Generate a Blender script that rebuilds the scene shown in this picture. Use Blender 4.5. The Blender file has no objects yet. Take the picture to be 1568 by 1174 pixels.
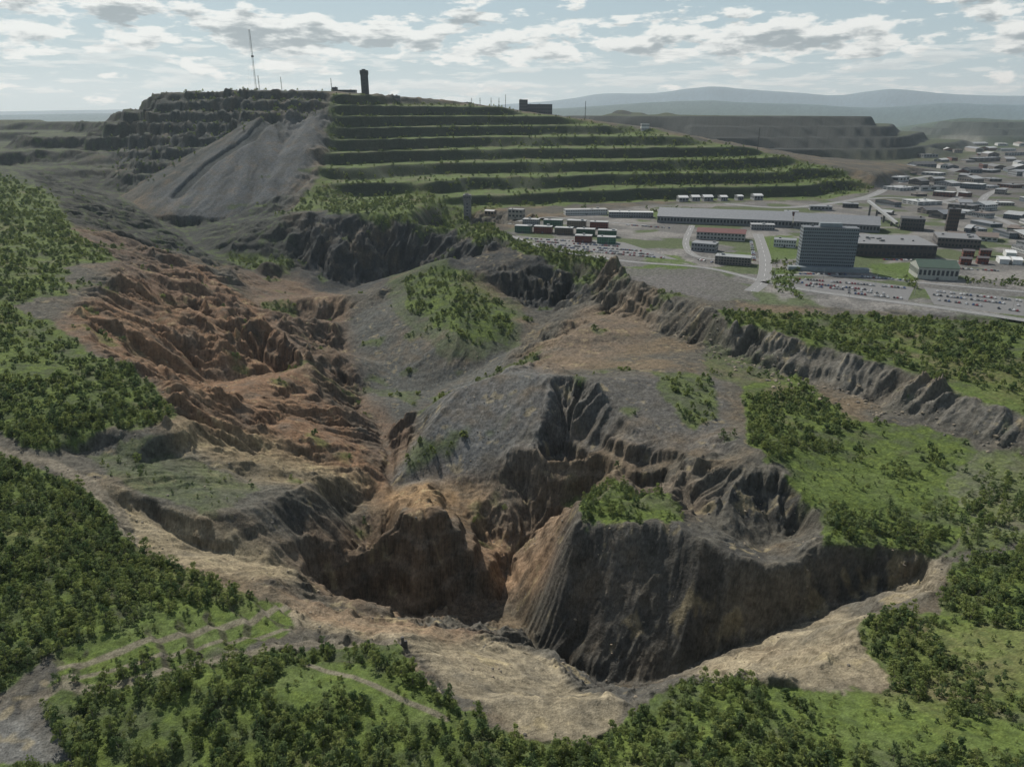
import bpy, bmesh, math, random, time
import numpy as np
from mathutils import Vector, geometry
T0=time.time()
rng=np.random.default_rng(7); random.seed(7)
CAMZ=160.0; PITCH=math.radians(20.8); F=1086.0
cP,sP=math.cos(PITCH),math.sin(PITCH)
# ---- survey helpers: sight-line from the survey station (0,0,160) --------
def ray(u,v):
    a=(u-784)/F; b=(587-v)/F
    return (a, cP+b*sP, -sP+b*cP)
def P(u,v,z=None,D=None):
    d=ray(u,v)
    t=(z-CAMZ)/d[2] if D is None else D/d[1]
    return (d[0]*t, d[1]*t, CAMZ+d[2]*t)

# ---- numpy noise ---------------------------------------------------------
perm=rng.permutation(256).astype(np.int32); perm=np.concatenate([perm,perm,perm])
ga=rng.uniform(0,2*np.pi,256); GX=np.cos(ga).astype(np.float32); GY=np.sin(ga).astype(np.float32)
def perlin(x,y):
    xi=np.floor(x).astype(np.int32); yi=np.floor(y).astype(np.int32)
    xf=(x-xi).astype(np.float32); yf=(y-yi).astype(np.float32)
    xi&=255; yi&=255
    def g(ix,iy,dx,dy):
        h=perm[perm[ix&255]+(iy&255)]&255
        return GX[h]*dx+GY[h]*dy
    u=xf*xf*xf*(xf*(xf*6-15)+10); v=yf*yf*yf*(yf*(yf*6-15)+10)
    a=g(xi,yi,xf,yf); b=g(xi+1,yi,xf-1,yf); c=g(xi,yi+1,xf,yf-1); d=g(xi+1,yi+1,xf-1,yf-1)
    return ((a+(b-a)*u)*(1-v)+(c+(d-c)*u)*v)*1.4
def fbm(x,y,o=4,g=0.5):
    s=0;a=1;f=1
    for i in range(o):
        s=s+a*perlin(x*f+17.3*i,y*f-9.1*i); a*=g; f*=2.03
    return s
def ridged(x,y,o=4,g=.5):
    s=0;a=1;f=1;w=1
    for i in range(o):
        n=1-np.abs(perlin(x*f+7.7*i,y*f-3.1*i))*1.6; n=np.clip(n,0,1)**1.5*w; s=s+a*n; w=np.clip(n*1.6,0,1); a*=g; f*=2.1
    return s
def sstep(a,b,x):
    t=np.clip((x-a)/(b-a),0,1); return t*t*(3-2*t)

# ---- polar terrain grid --------------------------------------------------
NA=1100
az=np.linspace(-math.radians(50),math.radians(50),NA)
r1=np.exp(np.arange(math.log(60),math.log(3000),0.0025))
r2=np.exp(np.arange(math.log(r1[-1])+0.006,math.log(48000),0.013))
rr=np.concatenate([r1,r2]); NR=len(rr); lr=np.log(rr)
AZ,LR=np.meshgrid(az,lr); R=np.exp(LR)
X=(R*np.sin(AZ)); Y=(R*np.cos(AZ))

pts=[]
def line(L):
    W=[P(*p) if len(p)==3 else P(p[0],p[1],None,p[3]) for p in L]
    for i,w in enumerate(W):
        pts.append(w)
        if i+1<len(W):
            n=W[i+1]; a0=math.atan2(w[0],w[1]);a1=math.atan2(n[0],n[1])
            d=math.hypot(a1-a0, math.log(math.hypot(n[0],n[1])/math.hypot(w[0],w[1])))
            k=int(d/0.02)
            for j in range(1,k+1):
                t=j/(k+1); pts.append(tuple(w[m]*(1-t)+n[m]*t for m in range(3)))
    return W
def D(u,v,d): return (u,v,None,d)
def pp(*L):
    for p in L: pts.append(P(*p) if len(p)==3 else P(p[0],p[1],None,p[3]))
for a in range(-55,60,8):
    t=math.radians(a)
    for r,z in ((55,4),(95,3),(6500,5),(9000,0),(14000,0),(50000,0)):
        pts.append((r*math.sin(t),r*math.cos(t),z))
line([(-300,1174,8),(0,1174,5),(400,1174,0),(800,1174,-2),(1200,1174,2),(1568,1174,5),(1900,1174,8)])
line([(-300,1000,8),(0,1000,6),(200,1040,4),(400,1060,0),(600,1060,-3),(740,1097,-5)])
pp((-300,850,10),(0,800,8),(80,900,5),(200,940,2),(1568,1000,0),(1450,1000,-7),(1568,920,-6),(1800,950,0))
line([(-300,690,14),(0,690,8),(130,738,2),(185,800,-2),(230,850,-5),(330,885,-8),(400,912,-10),(440,950,-10),(520,978,-10),(610,978,-9),(650,1030,-7),(700,1065,-6),(740,1095,-5),(800,1128,-5),(880,1135,-6),(940,1110,-7),(990,1060,-9),(1060,1042,-9),(1150,1040,-9),(1280,1060,-8),(1365,1052,-8),(1315,985,-11),(1310,945,-13),(1380,922,-13),(1440,930,-12),(1450,862,-17),(1568,830,-14),(1900,800,-10)])
line([(452,892,-24),(520,925,-36),(600,948,-42),(720,965,-46),(830,1000,-50),(900,1045,-50),(955,1075,-48),(1010,1045,-50),(1100,1010,-46),(1200,985,-42),(1290,960,-36)])
line([(480,905,-60),(560,930,-74),(640,945,-82),(720,935,-86),(770,915,-90),(830,1000,-82),(880,1035,-80),(950,1062,-76),(1020,1040,-72),(1100,1000,-64),(1180,970,-55),(1260,935,-46),(1330,905,-38),(1400,890,-30)])
line([(1450,850,-20),(1350,838,-20),(1260,832,-20),(1250,845,-24),(1200,865,-26),(1130,852,-24),(1080,830,-23),(1040,802,-22),(950,802,-24),(880,812,-28),(855,850,-42),(835,900,-62),(825,960,-76)])
line([(890,765,-25),(960,768,-24),(1040,775,-24)])
line([(1130,705,-14),(1112,755,-22),(1095,800,-28)])
line([(1160,838,-36),(1225,822,-35)]); pp((1060,790,-33),(1190,790,-31))
line([(1040,740,-26),(1080,715,-19),(1130,700,-14),(1165,690,-12),(1215,745,-17),(1255,790,-20),(1260,832,-20)])
line([(870,775,-62),(790,850,-80),(770,915,-90)])
line([(450,820,-30),(490,815,-38),(530,842,-46),(565,832,-46),(600,800,-40),(630,782,-34),(660,776,-32),(690,795,-40),(715,835,-55),(750,880,-72)])
line([(655,776,-32),(652,860,-54),(640,945,-82)]); pp((590,880,-74),(702,880,-72),(470,860,-42))
pp((520,795,-58),(560,765,-60),(600,770,-58),(650,742,-50),(720,792,-62),(690,757,-60),(740,805,-68))
line([(180,770,-2),(250,830,-10),(350,868,-16),(450,888,-24)])
line([(200,770,-6),(300,835,-18),(400,862,-26),(450,870,-32)])
line([(180,742,0),(250,775,-4),(320,795,-9),(400,775,-16),(450,760,-24),(490,740,-34)])
pp((460,820,-38),(120,690,2),(300,700,-14),(400,735,-24),(200,700,-4))
line([(-300,640,14),(0,665,9),(100,665,8),(240,655,4),(275,640,-1),(270,600,2),(200,565,8),(130,520,12),(110,460,18),(180,405,18),(110,350,30),(80,300,42)])
line([(300,650,-12),(400,680,-28),(470,700,-36),(540,722,-46),(600,745,-62)])
line([(300,600,-25),(360,598,-32),(430,620,-38),(500,660,-44),(560,700,-52)])
pp((320,588,-50),(280,560,-42),(240,500,-15),(200,480,0),(300,510,-44),(390,560,-60),(440,580,-62),(520,600,-68))
line([(520,600,-68),(580,650,-74),(600,700,-68),(600,745,-62)])
line([(270,430,-5),(340,480,-22),(345,540,-34)])
line([(225,450,2),(262,520,-18),(285,545,-34)])
line([(420,490,-34),(470,560,-42),(520,590,-58)])
line([(375,470,-40),(400,520,-54)])
pp((150,470,10),(220,440,2),(240,400,0),(200,350,5),(0,600,16),(0,500,20),(0,400,30),(0,320,44),(-300,400,35),(-300,560,20),(100,600,13))
line([(270,345,-25),(300,380,-34),(400,420,-52),(500,445,-74),(560,450,-80)])
pp((480,500,-66),(380,460,-47),(520,540,-70),(400,395,-30),(150,290,18),(220,310,0),(450,400,-48))
line([(690,398,-12),(640,425,-22),(580,450,-38),(535,490,-54)])
line([(690,398,-12),(700,450,-26),(700,510,-42),(650,600,-78)])
pp((760,470,-38),(820,500,-46),(600,560,-70),(560,600,-76),(660,630,-76),(740,560,-62),(780,540,-58))
pp((760,435,-60),(850,470,-48),(600,435,-78),(680,410,-70),(520,435,-72))
line([(440,330,5),(500,330,10),(560,325,15),(620,330,12),(720,345,2),(790,372,0),(860,388,0),(940,402,0),(965,432,0),(1060,462,0),(1100,485,-1),(1200,518,-3),(1330,552,-5),(1440,595,-6),(1568,640,-6),(1900,700,-5)])
line([(880,440,-32),(920,462,-27),(1000,504,-26),(1080,530,-26),(1200,575,-24),(1330,608,-22),(1440,656,-21),(1568,698,-21),(1800,745,-18)])
pp((880,500,-22),(850,540,-30),(830,558,-32))
line([(700,590,-20),(760,572,-15),(850,575,-12),(950,580,-14),(1060,580,-16),(1140,590,-17)])
line([(700,590,-20),(660,650,-35),(640,690,-46),(610,735,-58)])
line([(600,745,-62),(680,728,-56),(740,710,-48),(820,695,-38)])
pp((760,732,-52),(960,650,-22),(950,720,-38),(1000,760,-44),(1040,700,-26),(1100,650,-20),(860,752,-66),(800,745,-60),(910,740,-52))
line([(825,690,-37),(880,690,-33),(940,670,-27)])
pp((1180,640,-19),(1300,700,-21),(1400,780,-21),(1568,760,-18),(1800,780,-16))
sky=line([D(175,190,2000),D(215,160,1900),D(240,141,1800),D(330,143,1750),D(400,138,1720),D(520,139,1750),D(580,145,1850),D(640,150,2000),D(700,155,2150),D(790,168,2200),D(860,178,2150),D(930,188,2050),D(1000,195,2000),D(1070,212,1900),D(1150,228,1850),D(1235,245,1850)])
for (x,y,z) in sky:
    pts.append((x*1.2,y*1.2,z-8)); pts.append((x*1.5,y*1.5,min(z,20)))
pp(D(200,220,1750),D(300,200,1620),D(400,200,1560),D(180,240,1650))
line([D(525,150,1700),D(500,200,1580),D(480,270,1400),D(465,305,1290)])
pp(D(330,300,1400),D(400,330,1250),D(600,240,1560))
line([D(640,300,1350),D(720,312,1330),D(850,312,1390),D(1000,308,1430),D(1250,300,1500)])
pp((850,335,0),(950,350,0),(1000,400,0),(1200,400,0),(1200,460,0),(1568,450,0),(1900,450,0),(1568,350,0),(1300,330,0),(1900,350,0),(1300,290,0),(1500,260,0),(1500,300,0),(1800,250,0),(1390,250,0),(1568,225,0))
dump=line([D(880,168,3200),D(960,168,3150),D(1100,170,3100),D(1320,173,3100),D(1352,190,3000),D(1425,212,3000)])
for (x,y,z) in dump: pts.append((x*1.3,y*1.3,z)); pts.append((x*1.5,y*1.5,0))
line([D(950,250,2600),D(1200,248,2600),D(1370,247,2700),D(1440,228,3200)])
d2=line([D(1425,197,4900),D(1490,175,4900),D(1560,181,4900),D(1800,184,4900)])
for (x,y,z) in d2: pts.append((x*1.2,y*1.2,z)); pts.append((x*.86,y*.86,0))
pp(D(60,184,2600),D(-200,185,2600),D(0,215,2200),D(100,240,1700),D(0,250,1500),D(-200,260,1500),D(-250,200,3600),D(60,181,3400),D(160,190,2500))
for x,y in ((-4000,4500),(-2500,4500),(-800,4500),(0,4500),(1000,4800)): pts.append((x,y,5))

V2=[];Z2=[]
for x,y,z in pts:
    r=math.hypot(x,y); V2.append(Vector((math.atan2(x,y),math.log(r)))); Z2.append(z)
res=geometry.delaunay_2d_cdt(V2,[],[],0,1e-4)
vo,fo,ov=res[0],res[2],res[3]
zv=[ (sum(Z2[k] for k in o)/len(o) if o else 0) for o in ov]
H=np.zeros((NR,NA)); 
for f in fo:
    (ax,ay),(bx,by),(cx,cy)=[(vo[i].x,vo[i].y) for i in f]
    i0=np.searchsorted(az,min(ax,bx,cx)-1e-9); i1=np.searchsorted(az,max(ax,bx,cx)+1e-9)
    j0=np.searchsorted(lr,min(ay,by,cy)-1e-9); j1=np.searchsorted(lr,max(ay,by,cy)+1e-9)
    if i1<=i0 or j1<=j0: continue
    px=az[i0:i1][None,:]; py=lr[j0:j1][:,None]
    det=(by-cy)*(ax-cx)+(cx-bx)*(ay-cy)
    if abs(det)<1e-14: continue
    w0=((by-cy)*(px-cx)+(cx-bx)*(py-cy))/det; w1=((cy-ay)*(px-cx)+(ax-cx)*(py-cy))/det; w2=1-w0-w1
    m=(w0>=-1e-6)&(w1>=-1e-6)&(w2>=-1e-6)
    sub=H[j0:j1,i0:i1]; sub[m]=(w0*zv[f[0]]+w1*zv[f[1]]+w2*zv[f[2]])[m]
def blur(A,s):
    k=np.arange(-int(3*s),int(3*s)+1); w=np.exp(-k*k/(2*s*s)); w/=w.sum()
    n=len(k)//2
    B=np.pad(A,((n,n),(0,0)),mode='edge'); C=sum(w[i]*B[i:i+A.shape[0]] for i in range(len(k)))
    B=np.pad(C,((0,0),(n,n)),mode='edge'); return sum(w[i]*B[:,i:i+A.shape[1]] for i in range(len(k)))
H=blur(H,2.4)
print('base',time.time()-T0)

def hit(u,v,Hf=None):
    Hf=H if Hf is None else Hf
    d=ray(u,v); a=math.atan2(d[0],d[1]); h=math.hypot(d[0],d[1])
    c=(a-az[0])/(az[1]-az[0]); c=min(max(c,0),NA-1.001); i=int(c); t=c-i
    col=Hf[:,i]*(1-t)+Hf[:,i+1]*t
    zr=CAMZ+rr*d[2]/h
    w=np.nonzero((col>=zr))[0]
    if len(w)==0: k=int(np.searchsorted(rr,2000)); return (rr[k]*math.sin(a),rr[k]*math.cos(a),col[k])
    k=w[0]
    if k==0: r=rr[0]
    else:
        e0=zr[k-1]-col[k-1]; e1=zr[k]-col[k]; q=e0/(e0-e1+1e-9); r=rr[k-1]+(rr[k]-rr[k-1])*q
    return (r*math.sin(a),r*math.cos(a),CAMZ+r*d[2]/h)
def zat(x,y,Hf=None):
    Hf=H if Hf is None else Hf
    a=math.atan2(x,y); r=math.hypot(x,y)
    c=min(max((a-az[0])/(az[1]-az[0]),0),NA-1.001); i=int(c); t=c-i
    j=min(max(int(np.searchsorted(rr,r))-1,0),NR-2); s=(r-rr[j])/(rr[j+1]-rr[j])
    return (Hf[j,i]*(1-t)+Hf[j,i+1]*t)*(1-s)+(Hf[j+1,i]*(1-t)+Hf[j+1,i+1]*t)*s

# domain-warped coords in log polar for ragged edges
n1=perlin(AZ*30,LR*30); n2=perlin(AZ*30+50,LR*30+50)
n3=perlin(AZ*110,LR*110); n4=perlin(AZ*110+50,LR*110+50)
WA=AZ+0.008*n1+0.0035*n3; WL=LR+0.016*n2+0.008*n4
def mask(poly,soft=1.5,warp=True):
    W=[hit(u,v) for u,v in poly]
    q=[(math.atan2(x,y),math.log(math.hypot(x,y))) for x,y,_ in W]
    qa=[p[0] for p in q]; ql=[p[1] for p in q]
    i0=max(np.searchsorted(az,min(qa)-.04),0); i1=np.searchsorted(az,max(qa)+.04)
    j0=np.searchsorted(lr,min(ql)-.06); j1=np.searchsorted(lr,max(ql)+.06)
    A=(WA if warp else AZ)[j0:j1,i0:i1]; L=(WL if warp else LR)[j0:j1,i0:i1]
    ins=np.zeros(A.shape,bool)
    for k in range(len(q)):
        (xa,ya),(xb,yb)=q[k],q[(k+1)%len(q)]
        if ya==yb: continue
        c=((ya>L)!=(yb>L))&(A<(xb-xa)*(L-ya)/(yb-ya)+xa); ins^=c
    M=np.zeros((NR,NA),np.float32); s=ins.astype(np.float32)
    if soft>0 and s.size: s=blur(s,soft)
    M[j0:j1,i0:i1]=s
    return M
def track(uv,w):
    W=[hit(u,v) for u,v in uv]; M=np.zeros((NR,NA),np.float32)
    rs=[math.hypot(p[0],p[1]) for p in W]; j0=np.searchsorted(rr,min(rs)-20-w); j1=np.searchsorted(rr,max(rs)+20+w)
    x=X[j0:j1]+1.5*perlin(X[j0:j1]/12,Y[j0:j1]/12);y=Y[j0:j1]; d=np.full(x.shape,1e9)
    for i in range(len(W)-1):
        ax,ay=W[i][:2];bx,by=W[i+1][:2]; L2=(bx-ax)**2+(by-ay)**2+1e-6; t=np.clip(((x-ax)*(bx-ax)+(y-ay)*(by-ay))/L2,0,1)
        d=np.minimum(d,np.hypot(x-ax-t*(bx-ax),y-ay-t*(by-ay)))
    M[j0:j1]=1-sstep(w*.35,w*.65,d); return M

# ---- masks --------------------------------------------------------------
hillT=mask([(505,150),(700,157),(860,181),(960,193),(1070,216),(1240,250),(1340,285),(1260,305),(1000,306),(720,312),(630,290),(560,310),(490,260),(515,200)],4)
farT=sstep(2500,2700,R)*sstep(-.05,0.05,AZ-0.02)*(R<7000)
yard=mask([(775,352),(850,335),(1000,312),(1260,306),(1350,270),(1568,222),(1900,222),(1900,510),(1568,494),(1180,466),(1060,455),(970,428),(945,400),(800,370)],1.5)
def terrace(z,step,off=0,tr=.62):
    s=(z+off)/step; k=np.floor(s); f=s-k
    return step*(k+.10*f+.90*sstep(tr,tr+.30,f))-off
wob=fbm(X/330,Y/330,3)*12+perlin(X/60,Y/60)*2.2
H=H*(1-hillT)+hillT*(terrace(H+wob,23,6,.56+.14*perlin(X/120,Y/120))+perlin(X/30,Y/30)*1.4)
H=H*(1-farT)+farT*(terrace(H+wob*.6,38,2))
leftT=mask([(150,150),(500,140),(505,170),(440,190),(390,190),(240,280),(150,260)],6)
H=H*(1-leftT*.8)+leftT*.8*terrace(H+wob*.9,24,6,.55)
farL=sstep(-.42,-.47,AZ)*sstep(1700,1900,R)*(R<4000); H=H*(1-farL)+farL*terrace(H+wob*.5,28,4,.5)
scree=np.zeros_like(H)
shaded_gully=track([(415,186),(385,225),(325,280),(276,322)],24)
def cone(u,v,lift,slope,rad,lim=60,lim0=-9999):
    global H,scree
    x,y,z=hit(u,v); d=np.hypot(X-x,Y-y); zc=z+lift-slope*d+1.5*perlin(np.arctan2(X-x,Y-y)*9,d*0+u)*d/200
    on=(d<rad)*(Y<y+60)*sstep(lim+25,lim-25,X-x); m=sstep(-2,3,zc-H)*on
    H=H*(1-m)+zc*m; scree=np.maximum(scree,m)
cone(400,188,12,.50,330,200); cone(504,168,8,.47,430,0)
H=H-shaded_gully*5
cone(690,404,9,.37,260,400)
def prof(us,vs,D0):
    return np.interp(np.tan(AZ), [ray(u,v)[0]/ray(u,v)[1] for u,v in zip(us,vs)], [160+D0*ray(u,v)[2]/ray(u,v)[1] for u,v in zip(us,vs)])
us=[-250,0,170,700,850,930,1000,1090,1200,1280,1360,1450,1568,1850]; vs=[171,171,168,164,156,142,144,132,142,149,135,145,148,150]
p1=prof(us,vs,22000); p1=blur(p1,8)
H=H+p1*np.exp(-((R-np.sqrt(22000.**2*(1+np.tan(AZ)**2)))/3800)**2)*(1+.05*fbm(X/2500,Y/2500,4))
us2=[-250,0,170,700,860,950,1100,1200,1330,1450,1568,1850]; vs2=[177,176,174,172,166,160,155,160,165,158,160,163]
p2=blur(prof(us2,vs2,12500),8)
H=H+np.maximum(p2,0)*np.exp(-((R-np.sqrt(12500.**2*(1+np.tan(AZ)**2)))/1800)**2)*(1+.08*fbm(X/1500,Y/1500,4))

# veg polygons: (poly, tree cover, grass)
VEG=[
([(-300,700),(0,700),(130,745),(185,802),(225,852),(330,890),(395,915),(300,950),(100,990),(60,1010),(0,1060),(-300,1090)],.90,1),
([(60,1085),(100,1020),(330,1000),(610,985),(645,1040),(700,1078),(800,1135),(900,1142),(960,1100),(1040,1048),(1150,1045),(1270,1067),(1372,1055),(1320,985),(1318,955),(1380,930),(1440,940),(1455,865),(1568,838),(1900,830),(1900,1500),(1400,1700),(784,2000),(300,1700),(-200,1500),(-200,1180),(120,1170)],.80,1),
([(-300,560),(0,572),(200,566),(245,600),(275,645),(150,668),(60,690),(0,660),(-300,650)],.85,1),
([(-300,262),(0,268),(80,300),(110,350),(175,398),(100,410),(105,450),(20,470),(100,505),(140,540),(200,566),(0,575),(-300,575)],.60,1),
([(1100,472),(1200,482),(1568,494),(1900,508),(1900,720),(1568,636),(1440,590),(1330,550),(1200,515),(1110,492)],.75,1),
([(1140,595),(1220,575),(1300,640),(1420,655),(1500,690),(1450,740),(1500,800),(1440,848),(1262,828),(1255,785),(1220,735),(1160,685)],.36,1),
([(1135,590),(1220,572),(1300,640),(1290,690),(1180,712),(1150,680)],.85,1),
([(1262,790),(1330,800),(1450,800),(1442,850),(1262,830)],.85,1),
([(890,760),(1040,776),(1045,800),(960,800),(890,806)],.55,1),
([(620,430),(690,400),(790,480),(780,530),(700,522),(625,470)],.6,.8),
([(590,420),(690,398),(800,470),(800,530),(690,560),(600,480)],.04,.35),
([(505,152),(700,158),(960,194),(1070,216),(1240,248),(1350,283),(1260,304),(1000,308),(720,335),(620,332),(480,290),(450,325),(500,240)],.42,.9),
([(960,258),(1240,250),(1350,283),(1280,298),(980,303),(950,285)],.95,1),
([(720,338),(790,368),(940,398),(935,412),(800,388),(700,352)],.9,1),
([(440,325),(500,270),(620,290),(720,335),(715,350),(620,345),(560,335)],.7,.8),
([(350,385),(450,398),(445,418),(360,408)],.5,.6),([(405,462),(450,462),(455,478),(405,480)],.5,.6),
([(1000,570),(1090,575),(1100,640),(1060,660),(1010,600)],.45,.6),
([(1080,500),(1180,560),(1230,590),(1150,600),(1080,570)],.25,.4),
([(860,400),(940,408),(890,445),(870,430)],.5,.6),
([(520,575),(640,600),(640,622),(560,600)],.3,.4),
([(1500,690),(1568,690),(1800,720),(1800,830),(1568,830),(1450,850),(1500,800),(1450,740)],.45,.6),
([(130,690),(250,670),(330,720),(400,750),(330,790),(200,750)],.06,.35),
]
BENCH=[(70,1010),(250,960),(440,922),(500,975),(620,978),(560,1010),(330,1020),(120,1070)]
MEADOW=[[(80,1000),(430,922),(455,965),(330,1000),(100,1035)],[(370,1040),(520,1015),(640,1060),(700,1110),(560,1130),(400,1100)],
[(1160,1052),(1400,1065),(1568,1110),(1700,1174),(1250,1150)],[(1200,740),(1400,690),(1440,760),(1330,800),(1230,780)],[(1440,590),(1568,575),(1568,632),(1480,610)],
[(1420,960),(1568,960),(1568,1010),(1450,1010)]]
grass=np.zeros((NR,NA),np.float32); cover=grass.copy()
for poly,c,g in VEG:
    m=mask(poly,1.0); grass=np.maximum(grass,m*g); cover=np.where(m>.5,np.maximum(cover*(c>cover),m*c) if c>=.3 else np.maximum(m*c,cover*(c<.05)),cover)
clump=fbm(X/28,Y/28,3); clump2=fbm(X/9,Y/9,2)
for poly in MEADOW:
    m=mask(poly,1.0); grass=np.maximum(grass,m); cover=cover*(1-m*.95*sstep(.45,.15,clump+.4*clump2))
gaps=sstep(-.35,.0,clump+.5*clump2+ (cover-.58)*1.3)
cover=cover*gaps
sp=sstep(.45,.8,fbm(X/40+9,Y/40,3))*(1-grass)*(1-yard)*(R>350)*(R<1500)
cover=np.maximum(cover,sp*.22); grass=np.maximum(grass,sp*.5)
TR=[([(-40,684),(20,695),(75,705),(130,735),(175,775),(195,815)],7),([(95,1020),(180,995),(300,968),(380,950),(440,932)],3.2),([(150,1050),(250,1028),(360,1000),(470,985),(610,980)],3.5),([(470,1018),(540,1036),(600,1062),(680,1100)],2),([(40,1075),(100,1045),(150,1050)],4),([(620,982),(560,984),(520,990)],4),([(100,1035),(220,1012),(330,985),(450,962)],2)]
trk=np.zeros((NR,NA),np.float32)
for uv,wd in TR: trk=np.maximum(trk,track(uv,wd))
cover*=1-trk
bench=mask(BENCH,2)
print('veg',time.time()-T0)

# ---- erosion detail -----------------------------------------------------
def grad(Z):
    dzr=np.gradient(Z,axis=0)/np.gradient(R,axis=0); dza=np.gradient(Z,axis=1)/(R*(az[1]-az[0]))
    s,c=np.sin(AZ),np.cos(AZ)
    return dzr*s+dza*c, dzr*c-dza*s
smooth=mask([(600,745),(648,650),(700,588),(800,575),(850,600),(850,680),(760,705),(680,745)],6)
smooth=np.maximum(smooth,mask([(530,490),(690,398),(820,500),(780,545),(660,640),(550,600)],6))
smooth=np.maximum(smooth,scree)
smooth=np.maximum(smooth,.8*mask([(640,990),(830,1010),(950,1080),(920,1130),(800,1120),(700,1060)],6))
smooth=np.maximum(smooth,.6*mask([(200,800),(450,875),(455,895),(330,886)],4))
smooth=np.maximum(smooth,.5*mask([(870,830),(1000,815),(1100,850),(1150,900),(1050,1000),(900,1030),(850,960)],8))
Hs=blur(H,5.0)
gx,gy=grad(Hs); sl=np.hypot(gx,gy)
bare=(1-np.clip(grass*1.1,0,1))*(1-yard)*(R<2600)
hr1=rng.random((256,256)).astype(np.float32); hr2=rng.random((256,256)).astype(np.float32)
def erosion(px,py,dx,dy):
    ix=np.floor(px).astype(np.int32); iy=np.floor(py).astype(np.int32)
    fx=(px-ix).astype(np.float32); fy=(py-iy).astype(np.float32)
    va=0;vx=0;vy=0;wt=0
    for i in (-1,0,1,2):
        for j in (-1,0,1,2):
            cx=(ix-i)&255; cy=(iy-j)&255
            qx=fx+i-hr1[cx,cy]*.5-.25; qy=fy+j-hr2[cx,cy]*.5-.25
            w=np.exp(-(qx*qx+qy*qy)*2.0); ph=hr1[cy,cx]*6.28; m=(qx*dx+qy*dy)*6.2831853+ph*.5
            c=np.cos(m)*w; s=np.sin(m)*w
            va=va+c; vx=vx-s*dx; vy=vy-s*dy; wt=wt+w
    return va/wt,vx/wt,vy/wt
J1=int(np.searchsorted(rr,2600)); J0=int(np.searchsorted(rr,150))
S=slice(J0,J1)
x_,y_=X[S].astype(np.float32),Y[S].astype(np.float32)
n=np.maximum(sl[S],1e-4); k=sstep(.08,.65,sl[S])
dx=(-gy[S]/n)*1.5; dy=(gx[S]/n)*1.5
dx=dx.astype(np.float32); dy=dy.astype(np.float32)
dist=R[S]
E=0; hx=0;hy=0; a=1.0; f=1.0
base=66.0
wx=perlin(x_/45,y_/45)*13+perlin(x_/15,y_/15)*2.0; wy=perlin(x_/45+31,y_/45)*13+perlin(x_/15+3,y_/15+9)*2.0
for o in range(5):
    v,ex,ey=erosion((x_+wx)*f/base+o*13.7,(y_+wy)*f/base+o*7.1,dx+hy*.28,dy-hx*.28)
    v=1-2*np.abs(v)**.8 if o>0 else v
    E=E+v*a; hx=hx+ex*a; hy=hy+ey*a; a*=.5; f*=1.95
E=np.asarray(E)
near=1-hillT[S]; lT=leftT[S]
var=.4+.9*sstep(-.4,.6,perlin(x_/75,y_/75+3))
amp=5.2*k*(.35+.65*bare[S])*np.clip(dist/430,.5,1.6)*var*(1-.80*smooth[S])
Hd=H.copy()
Hd[S]+=E*amp*near*(1-yard[S])
rw=np.clip(dist/350,.8,1.5)*(1-.75*lT)
kk_=sstep(.03,.45,sl[S])
craggy=.4+1.0*sstep(-.15,.45,perlin(x_/95+4,y_/95+6))   # some walls are crags, others slumped soil
rough=(fbm(x_/16,y_/16,5,.55))*(.35+.9*k)*bare[S]*(1-.8*smooth[S])+perlin(x_/60,y_/60)*2.0*(1-yard[S])*np.clip(dist/500,0,1)*near
rid=ridged((x_+wx)/60+5,(y_+wy)/60,4,.45)-.9
Hd[S]+=rough+rid*rw*4.2*craggy*kk_*bare[S]*near*(1-.92*smooth[S])+fbm(x_/6,y_/6,2)*.25*(1-yard[S])
cr_=ridged(x_/11+3,y_/11+8,4,.6)
Hd[S]+=(cr_-.8)*1.4*craggy*kk_*bare[S]*near*(1-.85*smooth[S])*np.clip(dist/400,.6,1.8)*sstep(-.4,.4,perlin(x_/40+11,y_/40))
zz=Hd[S]+8*fbm(x_/55,y_/55,2); st_=12.0; q_=zz/st_; kf=np.floor(q_); ff=q_-kf
led=(sstep(.35,.75,ff)-ff)*st_
Hd[S]+=led*.65*bare[S]*near*k*(1-smooth[S])*sstep(-.2,.35,perlin(x_/80+7,y_/80))
zb=Hd[S]+.6*perlin(x_/10,y_/10); q_=zb/2.6; ff=q_-np.floor(q_); Hd[S]+=(sstep(.6,.9,ff)-ff)*2.6*.85*bench[S]
H=Hd
yz=blur(yard,2)
H=H*(1-yz*(R<2400))+0.0*yz
print('eros',time.time()-T0)

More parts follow.
